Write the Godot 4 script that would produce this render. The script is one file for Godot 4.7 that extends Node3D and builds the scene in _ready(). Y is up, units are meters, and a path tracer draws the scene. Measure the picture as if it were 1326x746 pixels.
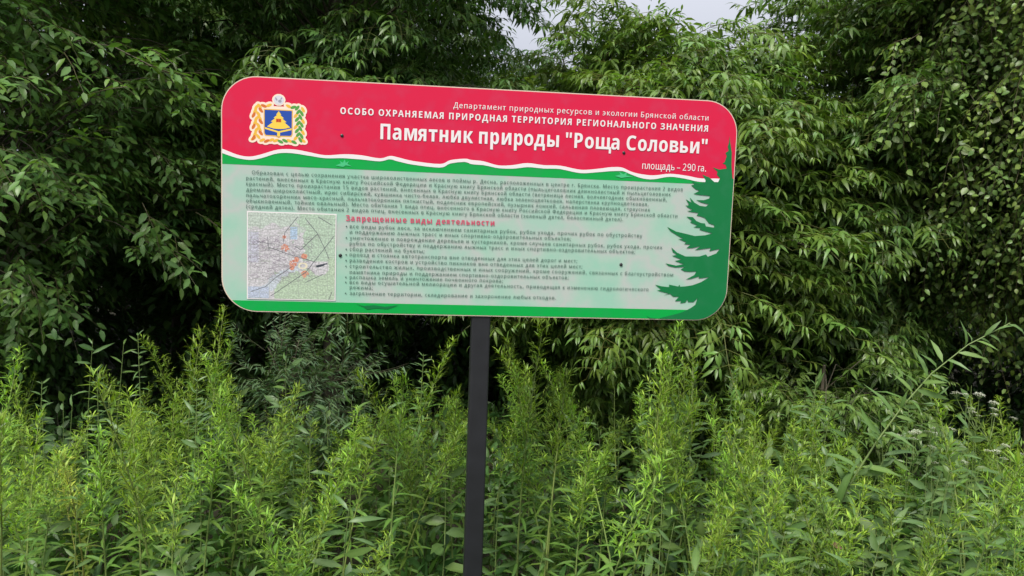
extends Node3D
# A protected-area information board on a black post, in front of a bank of goldenrod and a wall of trees, under an overcast sky.

const SIGN_W := 1.5
const SIGN_H := 0.6635
const SIGN_AT := Vector3(-0.0843, 1.6137, -2.279)
const SIGN_TURN := 6.533

var rng := RandomNumberGenerator.new()
var eye := Vector3(0, 1.6, 0)
var cam: Camera3D
var mats := {}
var taken := {}


# ---------------------------------------------------------------- helpers
func numbered(called: String) -> String:
	var n: int = taken.get(called, 0)
	taken[called] = n + 1
	return called if n == 0 else "%s_%03d" % [called, n]


func tag(o: Node, label: String, category: String, group := "", kind := "") -> void:
	if label: o.set_meta("label", label)
	if category: o.set_meta("category", category)
	if group: o.set_meta("group", group)
	if kind: o.set_meta("kind", kind)


func thing(called: String, at: Vector3, label: String, category: String, group := "") -> Node3D:
	var o := Node3D.new()
	o.name = numbered(called)
	add_child(o)
	o.position = at
	tag(o, label, category, group)
	return o


func part(called: String, mesh: Mesh, material: Material, parent: Node, xf := Transform3D()) -> MeshInstance3D:
	var o := MeshInstance3D.new()
	o.name = called
	o.mesh = mesh
	o.material_override = material
	o.transform = xf
	parent.add_child(o, true)
	return o


class MB:
	var v := PackedVector3Array()
	var c := PackedColorArray()
	var i := PackedInt32Array()
	func vert(p: Vector3, col: Color) -> int:
		v.append(p)
		c.append(col)
		return v.size() - 1
	func tri(a: int, b: int, d: int) -> void:
		i.append(a); i.append(b); i.append(d)
	func quad(a: int, b: int, d: int, e: int) -> void:
		tri(a, b, d); tri(a, d, e)
	func flat_poly(points: PackedVector2Array, z: float, col: Color) -> void:
		var t := Geometry2D.triangulate_polygon(points)
		var at := v.size()
		for p in points: vert(Vector3(p.x, p.y, z), col)
		for k in range(0, t.size(), 3):
			var a := points[t[k]]; var b := points[t[k + 1]]; var d := points[t[k + 2]]
			if (b - a).cross(d - a) > 0.0: tri(at + t[k], at + t[k + 2], at + t[k + 1])
			else: tri(at + t[k], at + t[k + 1], at + t[k + 2])
	func tube(points: Array, radii: Array, sides: int, col: Color) -> void:
		var n := points.size()
		var first := v.size()
		var side := Vector3.RIGHT
		for k in n:
			var d: Vector3 = (points[mini(k + 1, n - 1)] - points[maxi(k - 1, 0)]).normalized()
			side = (side - d * side.dot(d))
			side = side.normalized() if side.length() > 0.05 else d.cross(Vector3(0.31, 0.2, 0.93)).normalized()
			var up := d.cross(side)
			for s in sides:
				var a := TAU * s / sides
				vert(points[k] + (side * cos(a) + up * sin(a)) * float(radii[k]), col)
		for k in n - 1:
			for s in sides:
				var a := first + k * sides + s
				var b := first + k * sides + (s + 1) % sides
				quad(a, a + sides, b + sides, b)
		var tip := vert(points[n - 1], col)
		for s in sides: tri(first + (n - 1) * sides + s, tip, first + (n - 1) * sides + (s + 1) % sides)
	# a leaf along +Y, its upper face +Z; fold lifts the edges, droop bends the tip down
	func leaf(x: Transform3D, l: float, w: float, fold: float, droop: float, col: Color, fine := true) -> void:
		var rib := Color(col.r * 1.25, col.g * 1.2, col.b * 1.25)
		var stations := [[0.28, 0.42], [0.62, 0.4]] if fine else [[0.42, 0.5]]
		var base := vert(x.origin, rib)
		var last := [base, base, base]
		for s in stations:
			var t: float = s[0]
			var hw: float = s[1] * w
			var y := l * (t - 0.25 * droop * droop * t * t)
			var z := -droop * l * t * t
			var m := vert(x * Vector3(0, y, z), rib)
			var a := vert(x * Vector3(-hw, y, z + fold * hw), col)
			var b := vert(x * Vector3(hw, y, z + fold * hw), col)
			if last[0] == base:
				tri(base, a, m); tri(base, m, b)
			else:
				quad(last[0], a, m, last[1]); quad(last[1], m, b, last[2])
			last = [a, m, b]
		var tip := vert(x * Vector3(0, l * (1.0 - 0.25 * droop * droop), -droop * l), col)
		tri(last[0], tip, last[1]); tri(last[1], tip, last[2])
	func done() -> ArrayMesh:
		var n := PackedVector3Array()
		n.resize(v.size())
		for k in range(0, i.size(), 3):
			var f := (v[i[k + 2]] - v[i[k]]).cross(v[i[k + 1]] - v[i[k]])
			n[i[k]] += f; n[i[k + 1]] += f; n[i[k + 2]] += f
		for k in n.size(): n[k] = n[k].normalized() if n[k].length() > 0.0 else Vector3.UP
		var a := []
		a.resize(Mesh.ARRAY_MAX)
		a[Mesh.ARRAY_VERTEX] = v; a[Mesh.ARRAY_NORMAL] = n; a[Mesh.ARRAY_COLOR] = c; a[Mesh.ARRAY_INDEX] = i
		var m := ArrayMesh.new()
		m.add_surface_from_arrays(Mesh.PRIMITIVE_TRIANGLES, a)
		return m


func rf(a: float, b: float) -> float:
	return rng.randf_range(a, b)


# a frame with +Y along dir and +Z as near to up as it can be
func along(at: Vector3, dir: Vector3, up := Vector3.UP, roll := 0.0) -> Transform3D:
	var y := dir.normalized()
	var z := up - y * up.dot(y)
	z = z.normalized() if z.length() > 0.02 else y.cross(Vector3(0.8, 0.1, 0.6)).normalized()
	var x := y.cross(z)
	var b := Basis(x, y, z)
	return Transform3D(b.rotated(y, roll) if roll else b, at)


func vary(c: Color, much: float) -> Color:
	var k := 1.0 + rf(-much, much)
	var h := rf(-much, much) * 0.45
	return Color(c.r * k * (1.0 + h), c.g * k, c.b * k * (1.0 - h))


func leaf_material(tint: Color, gloss: float, through := 0.75) -> StandardMaterial3D:
	var m := StandardMaterial3D.new()
	m.vertex_color_use_as_albedo = true
	m.albedo_color = tint.linear_to_srgb()
	m.roughness = gloss - 0.04
	m.metallic_specular = 0.48
	m.cull_mode = BaseMaterial3D.CULL_DISABLED
	m.backlight_enabled = true
	m.backlight = Color(0.9 * through, through, 0.35 * through).linear_to_srgb()
	return m


func plain(c: Color, rough := 0.7) -> StandardMaterial3D:
	var m := StandardMaterial3D.new()
	m.albedo_color = c
	m.roughness = rough
	return m


func noise_texture(freq: float, ramp: Gradient, sz := 512, octaves := 4, sd := 1, kind := FastNoiseLite.TYPE_SIMPLEX_SMOOTH) -> NoiseTexture2D:
	var f := FastNoiseLite.new()
	f.noise_type = kind
	f.frequency = freq
	f.fractal_octaves = octaves
	f.seed = sd
	var t := NoiseTexture2D.new()
	t.width = sz; t.height = sz
	t.seamless = true
	t.noise = f
	t.color_ramp = ramp
	return t


func ramp(colors: Array, at := []) -> Gradient:
	var g := Gradient.new()
	g.colors = PackedColorArray(colors)
	var o := PackedFloat32Array()
	for k in colors.size(): o.append(at[k] if at else float(k) / (colors.size() - 1))
	g.offsets = o
	return g


# ---------------------------------------------------------------- leafy twigs: +Y outward, +Z up
func compound_twig(n_pairs: int, leaflet: float, slim: float, col: Color, pairs_each := 2) -> ArrayMesh:
	var b := MB.new()
	var wood := Color(0.09, 0.11, 0.04)
	var pts := []
	var l := 0.055 * (n_pairs + 1)
	for k in n_pairs + 2:
		var t := float(k) / (n_pairs + 1)
		pts.append(Vector3(rf(-0.006, 0.006), l * t, -0.35 * l * t * t))
	var rads := []
	for k in pts.size(): rads.append(0.0026 * (1.0 - 0.6 * k / pts.size()))
	b.tube(pts, rads, 3, wood)
	for k in range(1, n_pairs + 2):
		var sides := [-1.0, 1.0] if k <= n_pairs else [0.0]
		for s in sides:
			var out := Vector3(s * rf(0.75, 1.1), rf(0.35, 0.7) if s else 1.0, rf(-0.25, 0.3)).normalized()
			var size := rf(0.8, 1.15) * (0.72 if k > n_pairs else 1.0)
			var p0: Vector3 = pts[k]
			var stalk := 0.045 * size
			var p1 := p0 + out * stalk
			var down := (out + Vector3(0, 0, rf(-0.6, 0.05))).normalized()
			var p2 := p1 + down * leaflet * 0.42 * pairs_each * 0.6
			b.tube([p0, p1, p2], [0.0014, 0.0012, 0.0008], 3, Color(0.13, 0.17, 0.05))
			var lc := vary(col, 0.22)
			var fr := along(p2, down, Vector3(0, 0, 1), rf(-0.35, 0.35))
			b.leaf(fr, leaflet * size * rf(1.0, 1.25), leaflet * slim * size * 1.12, 0.25, rf(0.25, 0.75), vary(lc, 0.1))
			for q in pairs_each:
				var at := p1.lerp(p2, float(q) / pairs_each + 0.08)
				for e in [-1.0, 1.0]:
					var d: Vector3 = (fr.basis.x * e * rf(0.75, 1.1) + fr.basis.y * rf(0.45, 0.8) + Vector3(0, 0, rf(-0.65, 0.15))).normalized()
					b.leaf(along(at, d, Vector3(0, 0, 1), rf(-0.5, 0.5)), leaflet * size * rf(0.75, 1.05), leaflet * slim * size, 0.25, rf(0.1, 0.7), vary(lc, 0.14))
	return b.done()


func simple_twig(n: int, leaf_l: float, slim: float, gap: float, col: Color, hang := 0.3, spread := 1.0, forks := 0) -> ArrayMesh:
	var b := MB.new()
	var wood := Color(0.08, 0.075, 0.04)
	var stems := [[Vector3.ZERO, Vector3(0, 1, 0), n]]
	for f in forks:
		stems.append([Vector3(0, gap * n * rf(0.15, 0.5), 0), Vector3(rf(0.5, 0.9) * (1 if f % 2 else -1), 1, rf(-0.2, 0.35)).normalized(), int(n * 0.6)])
	for st in stems:
		var count: int = st[2]
		var l := gap * count
		var pts := []
		var rads := []
		for k in 5:
			var t := k / 4.0
			pts.append(st[0] + st[1] * l * t + Vector3(rf(-0.004, 0.004), 0, -hang * l * t * t))
			rads.append(0.0022 * (1.0 - 0.65 * t))
		b.tube(pts, rads, 3, wood)
		for k in count:
			var t := (k + 0.6) / count
			var i0 := mini(int(t * 4), 3)
			var at: Vector3 = pts[i0].lerp(pts[i0 + 1], t * 4 - i0)
			var s := (1.0 if k % 2 else -1.0) * spread
			var d := Vector3(s * rf(0.6, 1.1), rf(0.4, 0.9), rf(-0.55, 0.35))
			if k == count - 1: d = Vector3(rf(-0.2, 0.2), 1, rf(-0.4, 0.1))
			d = d.normalized()
			var stalk := leaf_l * 0.16
			var size := leaf_l * rf(0.72, 1.15) * (0.75 if k > count - 2 else 1.0)
			b.leaf(along(at + d * stalk, (d + Vector3(0, 0, rf(-0.35, 0.0))).normalized(), Vector3(0, 0, 1), rf(-0.6, 0.6)), size, size * slim * rf(0.88, 1.1), rf(0.1, 0.32), rf(0.05, 0.4), vary(col, 0.24))
	return b.done()


# ---------------------------------------------------------------- trees and shrubs
var twigs := {}


func make_twigs() -> void:
	var g := Color(0.08, 0.162, 0.04)
	twigs["maple"] = []
	for k in 4: twigs.maple.append(compound_twig(3 + k % 2, rf(0.058, 0.07), 0.27, g))
	twigs["broad"] = []
	for k in 4: twigs.broad.append(simple_twig(8 + k % 3, rf(0.06, 0.078), 0.45, 0.034, Color(0.076, 0.155, 0.038), 0.25, 1.0, k % 3))
	twigs["birch"] = []
	for k in 4: twigs.birch.append(simple_twig(12, 0.038, 0.74, 0.026, Color(0.105, 0.18, 0.045), 0.7, 0.9, 2))
	twigs["poplar"] = []
	for k in 3: twigs.poplar.append(simple_twig(9, 0.058, 0.86, 0.034, Color(0.078, 0.14, 0.042), 0.4, 1.1, 1))
	twigs["olive"] = []
	for k in 3: twigs.olive.append(simple_twig(22, 0.062, 0.16, 0.0135, Color(0.075, 0.135, 0.055), -0.15, 0.9, 1))
	twigs["elder"] = []
	for k in 3: twigs.elder.append(compound_twig(3, 0.058, 0.29, Color(0.12, 0.21, 0.045), 3))


func in_view(p: Vector3, margin := 0.02) -> bool:
	var q := cam.transform.affine_inverse() * p
	if q.z > -0.3: return false
	return absf(q.x / q.z) < 0.663 + margin and absf(q.y / q.z) < 0.373 + margin


# spec: x, z, h, clear (height of the lowest leaves), r (crown radius), kind, tint, branches, twigs (on each branch), size, single (twigs that are parts of their own), trunk
func tree(called: String, spec: Dictionary, label: String, category: String, group := "") -> Node3D:
	var at := Vector3(spec.x, 0, spec.z)
	var o := thing(called, at, label, category, group)
	var h: float = spec.h
	var clear: float = spec.clear
	var r: float = spec.r
	var size: float = spec.get("size", 1.0)
	var lean: Vector3 = spec.get("lean", Vector3.ZERO)
	var trunk_r: float = spec.get("trunk", 0.05)
	var bark: Material = mats.bark
	var squeeze: float = spec.get("flat", 0.75)
	# trunk
	var b := MB.new()
	var pts := []
	var rads := []
	for k in 8:
		var t := k / 7.0
		pts.append(lean * t * t + Vector3(rf(-0.06, 0.06), h * 0.93 * t, rf(-0.06, 0.06)) * (1.0 if k else 0.0) + (Vector3(0, -0.08, 0) if k == 0 else Vector3.ZERO))
		rads.append(trunk_r * (1.0 - 0.85 * t) + 0.006)
	b.tube(pts, rads, 9, Color.WHITE)
	part("trunk", b.done(), bark, o)
	var mid := Vector3(0, (clear + h) * 0.5, 0) + lean * 0.5
	var half := (h - clear) * 0.5
	var places := []
	var wood := MB.new()
	for n in spec.branches:
		var d := Vector3(rng.randfn(), rng.randfn(), rng.randfn()).normalized()
		var reach := pow(rf(0.2, 1.0), 0.42) * rf(0.86, 1.1)
		var goal := mid + Vector3(d.x * r, d.y * half, d.z * r) * reach
		if goal.y < 0.1: goal.y = 0.1 + rf(0, 0.3)
		var from_t := clampf((goal.y - rf(0.15, 0.6) * minf(r, 1.2)) / (h * 0.93), 0.04, 0.97)
		var fk := mini(int(from_t * 7), 6)
		var from: Vector3 = pts[fk].lerp(pts[fk + 1], from_t * 7 - fk)
		var bend := from.lerp(goal, 0.55) + Vector3(rf(-0.1, 0.1), 0.12 + 0.1 * r, rf(-0.1, 0.1))
		var path := [from, from.lerp(bend, 0.6), bend, bend.lerp(goal, 0.5) + Vector3(0, 0.03, 0), goal]
		var br := minf(trunk_r * 0.3, 0.005 + 0.004 * r)
		if n < 24 and spec.get("single", 0) > 0:
			var bm := MB.new()
			bm.tube(path, [br, br * 0.8, br * 0.6, br * 0.42, 0.002], 5, Color.WHITE)
			part("branch", bm.done(), bark, o)
		else:
			wood.tube(path, [br, br * 0.8, br * 0.6, br * 0.42, 0.002], 4, Color.WHITE)
		var run: Vector3 = (goal - bend).normalized()
		var shade := vary(Color.WHITE, 0.14)
		for k in spec.twigs:
			var t := sqrt(rf(0.08, 1.0))
			var p: Vector3 = bend.lerp(goal, t) if rng.randf() < 0.7 else from.lerp(bend, rf(0.5, 1.0))
			var off := Vector3(rng.randfn(), rng.randfn() * 0.55, rng.randfn()) * 0.13 * size
			var radial := Vector3(p.x - mid.x, (p.y - mid.y) * 0.25, p.z - mid.z).normalized()
			var dir := run * 0.7 + radial * 0.55 + Vector3(rng.randfn(), rng.randfn() * 0.5, rng.randfn()) * 0.55 + Vector3(0, spec.get("rise", 0.0), 0)
			if spec.kind == "birch": dir.y -= 0.55
			var xf := along(p + off, dir, Vector3(rf(-0.25, 0.25), 1, rf(-0.25, 0.25)))
			if (xf * Vector3(0, 0.25, 0)).y < 0.06: continue
			xf.basis = xf.basis.scaled_local(Vector3.ONE * size * rf(0.8, 1.2))
			places.append([xf, shade, (at + xf.origin).distance_to(eye)])
	if wood.v.size(): tag(part("fine_branches", wood.done(), bark, o), "", "", "", "stuff")
	# the nearest twigs in view are parts of their own
	var seen := []
	var others := []
	for p in places:
		if in_view(at + p[0].origin): seen.append(p)
		else: others.append(p)
	seen.sort_custom(func(a, c): return a[2] < c[2])
	var kinds: Array = twigs[spec.kind]
	var tints := []
	for k in 4: tints.append(leaf_material(vary(spec.tint, 0.13), spec.get("gloss", 0.42), spec.get("through", 0.75)))
	var singles: int = mini(spec.get("single", 0), seen.size())
	for k in singles:
		part("leafy_twig", kinds[k % kinds.size()], tints[rng.randi() % 4], o, seen[k][0])
	others.append_array(seen.slice(singles))
	var lists := []
	for k in kinds.size(): lists.append([])
	for p in others: lists[rng.randi() % kinds.size()].append(p)
	var lm := leaf_material(spec.tint, spec.get("gloss", 0.42), spec.get("through", 0.75))
	for k in kinds.size():
		scatter("crown", kinds[k], lm, lists[k], o)
	return o


func scatter(called: String, mesh: Mesh, m: Material, list: Array, parent: Node) -> MultiMeshInstance3D:
	var mm := MultiMesh.new()
	mm.transform_format = MultiMesh.TRANSFORM_3D
	mm.use_colors = true
	mm.mesh = mesh
	mm.instance_count = list.size()
	for k in list.size():
		mm.set_instance_transform(k, list[k][0])
		mm.set_instance_color(k, list[k][1])
	var o := MultiMeshInstance3D.new()
	o.name = called
	o.multimesh = mm
	o.material_override = m
	o.set_meta("kind", "stuff")
	parent.add_child(o, true)
	return o


# ---------------------------------------------------------------- herbs
var rod := []          # goldenrod variants: {stem, plume, foliage, leaves: [Transform3D, which]}
var rod_leaf := []


func make_goldenrods() -> void:
	var lc := Color(0.122, 0.228, 0.042)
	for k in 6:
		var b := MB.new()
		var l := 0.098 * rf(0.9, 1.1)
		b.leaf(Transform3D(), l, l * rf(0.16, 0.21), rf(0.15, 0.4), rf(0.2, 0.7), vary(lc, 0.2))
		rod_leaf.append(b.done())
	for k in 10:
		var d := {}
		var sway := Vector3(rf(-0.22, 0.22), 0, rf(-0.2, 0.2))
		var at := func(y: float) -> Vector3: return Vector3(sway.x * y * y, y, sway.z * y * y)
		var s := MB.new()
		var pts := []
		var rads := []
		for j in 9:
			pts.append(at.call(j / 8.0 * 0.97))
			rads.append(0.0047 - 0.0035 * j / 8.0)
		pts[0] = Vector3(0, -0.03, 0)
		s.tube(pts, rads, 5, Color(0.22, 0.3, 0.085))
		d.stem = s.done()
		d.sway = sway
		d.leaves = []
		var f := MB.new()
		var y := 0.2
		var turn := rf(0, TAU)
		var top := rf(0.66, 0.82)
		while y < top + 0.06:
			turn += 2.4 + rf(-0.4, 0.4)
			var t := (y - 0.14) / (top - 0.08)
			var dir := Vector3(cos(turn), lerpf(0.1, 0.8, t) + rf(-0.25, 0.3), sin(turn)).normalized()
			var xf := along(at.call(y), dir, Vector3.UP, rf(-0.5, 0.5))
			xf.basis = xf.basis.scaled_local(Vector3.ONE * (1.15 - 0.5 * t) * rf(0.75, 1.2))
			var w := rng.randi() % rod_leaf.size()
			d.leaves.append([xf, w])
			f.leaf(xf, 0.098, 0.018, 0.3, rf(0.2, 0.7), vary(lc, 0.2))
			y += lerpf(0.021, 0.011, t)
		d.foliage = f.done()
		var p := MB.new()
		var pc := Color(0.23, 0.385, 0.045)
		y = top - 0.06
		var wide := rf(0.09, 0.17)
		while y < 0.99:
			turn += 2.4 + rf(-0.4, 0.4)
			var t := clampf((y - top + 0.06) / (1.05 - top), 0.0, 1.0)
			var dir := Vector3(cos(turn), rf(0.55, 1.35), sin(turn)).normalized()
			var ln := lerpf(wide, 0.022, pow(t, 0.8)) * rf(0.6, 1.25)
			var root: Vector3 = at.call(y)
			var tip := root + dir * ln + Vector3(0, 0.02, 0)
			p.tube([root, root.lerp(tip, 0.5) + Vector3(0, -0.006, 0), tip], [0.0011, 0.0008, 0.0004], 3, Color(0.2, 0.28, 0.06))
			var n := int(4 + ln * 105)
			for j in n:
				var u := rf(0.05, 1.03)
				var a := rf(0, TAU)
				var bd := (dir * rf(0.4, 1.2) + Vector3(cos(a), rf(-0.2, 0.8), sin(a)) * 0.8).normalized()
				var bl := lerpf(0.044, 0.015, u) * rf(0.6, 1.3)
				p.leaf(along(root.lerp(tip, u), bd), bl, bl * 0.17, 0.2, rf(-0.1, 0.4), vary(pc, 0.3), false)
			y += lerpf(0.014, 0.009, t)
		d.plume = p.done()
		rod.append(d)


# ---------------------------------------------------------------- the board: u to the right and v down from its top left corner, in metres
func uv2(u: float, v: float) -> Vector2:
	return Vector2(u - SIGN_W / 2, SIGN_H / 2 - v)


func pairs(a: Array) -> PackedVector2Array:
	var o := PackedVector2Array()
	for k in range(0, a.size(), 2): o.append(uv2(a[k], a[k + 1]))
	return o


func round_rect(inset: float, r: float) -> PackedVector2Array:
	var o := PackedVector2Array()
	var hx := SIGN_W / 2 - inset
	var hy := SIGN_H / 2 - inset
	r -= inset
	for q in 4:
		var c: Vector2 = Vector2(hx - r, hy - r) * [Vector2(1, 1), Vector2(-1, 1), Vector2(-1, -1), Vector2(1, -1)][q]
		for k in 13:
			var a := PI / 2 * (q + k / 12.0)
			o.append(c + Vector2(cos(a), sin(a)) * r)
	return o


func layer(called: String, shapes: Array, z: float, m: Material, parent: Node, clip := PackedVector2Array()) -> MeshInstance3D:
	var b := MB.new()
	for s in shapes:
		for piece in (Geometry2D.intersect_polygons(s, clip) if clip.size() else [s]):
			b.flat_poly(piece, z, Color.WHITE)
	return part(called, b.done(), m, parent)


func oval(u: float, v: float, a: float, c: float, deg := 0.0, n := 14) -> PackedVector2Array:
	var o := PackedVector2Array()
	for k in n:
		var t := TAU * k / n
		o.append(uv2(u, v) + Vector2(cos(t) * a, sin(t) * c).rotated(deg_to_rad(deg)))
	return o


func print_line(called: String, text: String, u0: float, u1: float, base: float, cap: float, m: Material, parent: Node, z: float, bold := false, track := 0) -> void:
	var f := SystemFont.new()
	f.font_names = PackedStringArray(["Droid Sans"])
	f.font_weight = 700 if bold else 400
	var font: Font = f
	if track:
		var fv := FontVariation.new()
		fv.base_font = f
		fv.spacing_glyph = track
		font = fv
	var t := TextMesh.new()
	t.font = font
	t.font_size = 32
	t.pixel_size = 0.001
	t.depth = 0.0
	t.curve_step = 2.0
	t.text = text
	t.horizontal_alignment = HORIZONTAL_ALIGNMENT_LEFT
	var box := t.get_aabb()
	var sx := (u1 - u0) / box.size.x
	var sy := cap / (0.714 * 0.032)
	var baseline := (font.get_descent(32) - font.get_ascent(32)) * 0.5 * 0.001
	var p := uv2(u0, base)
	var o := part(called, t, m, parent)
	o.transform = Transform3D(Basis.from_scale(Vector3(sx, sy, 1)), Vector3(p.x - box.position.x * sx, p.y - baseline * sy, z))


func sign_colour(r: int, g: int, b: int) -> Color:
	return Color8(r, g, b)


func gloss_print(c: Color) -> StandardMaterial3D:
	var m := plain(c, 0.38)
	m.metallic_specular = 0.4
	return m


# print with slightly uneven, weathered ink
func worn_print(a: Color, b: Color, sd: int) -> StandardMaterial3D:
	var m := gloss_print(Color.WHITE)
	m.albedo_texture = noise_texture(0.012, ramp([a, a, b], [0.0, 0.45, 0.8]), 512, 6, sd)
	m.uv1_triplanar = true
	m.uv1_scale = Vector3.ONE * 2.1
	return m


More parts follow.
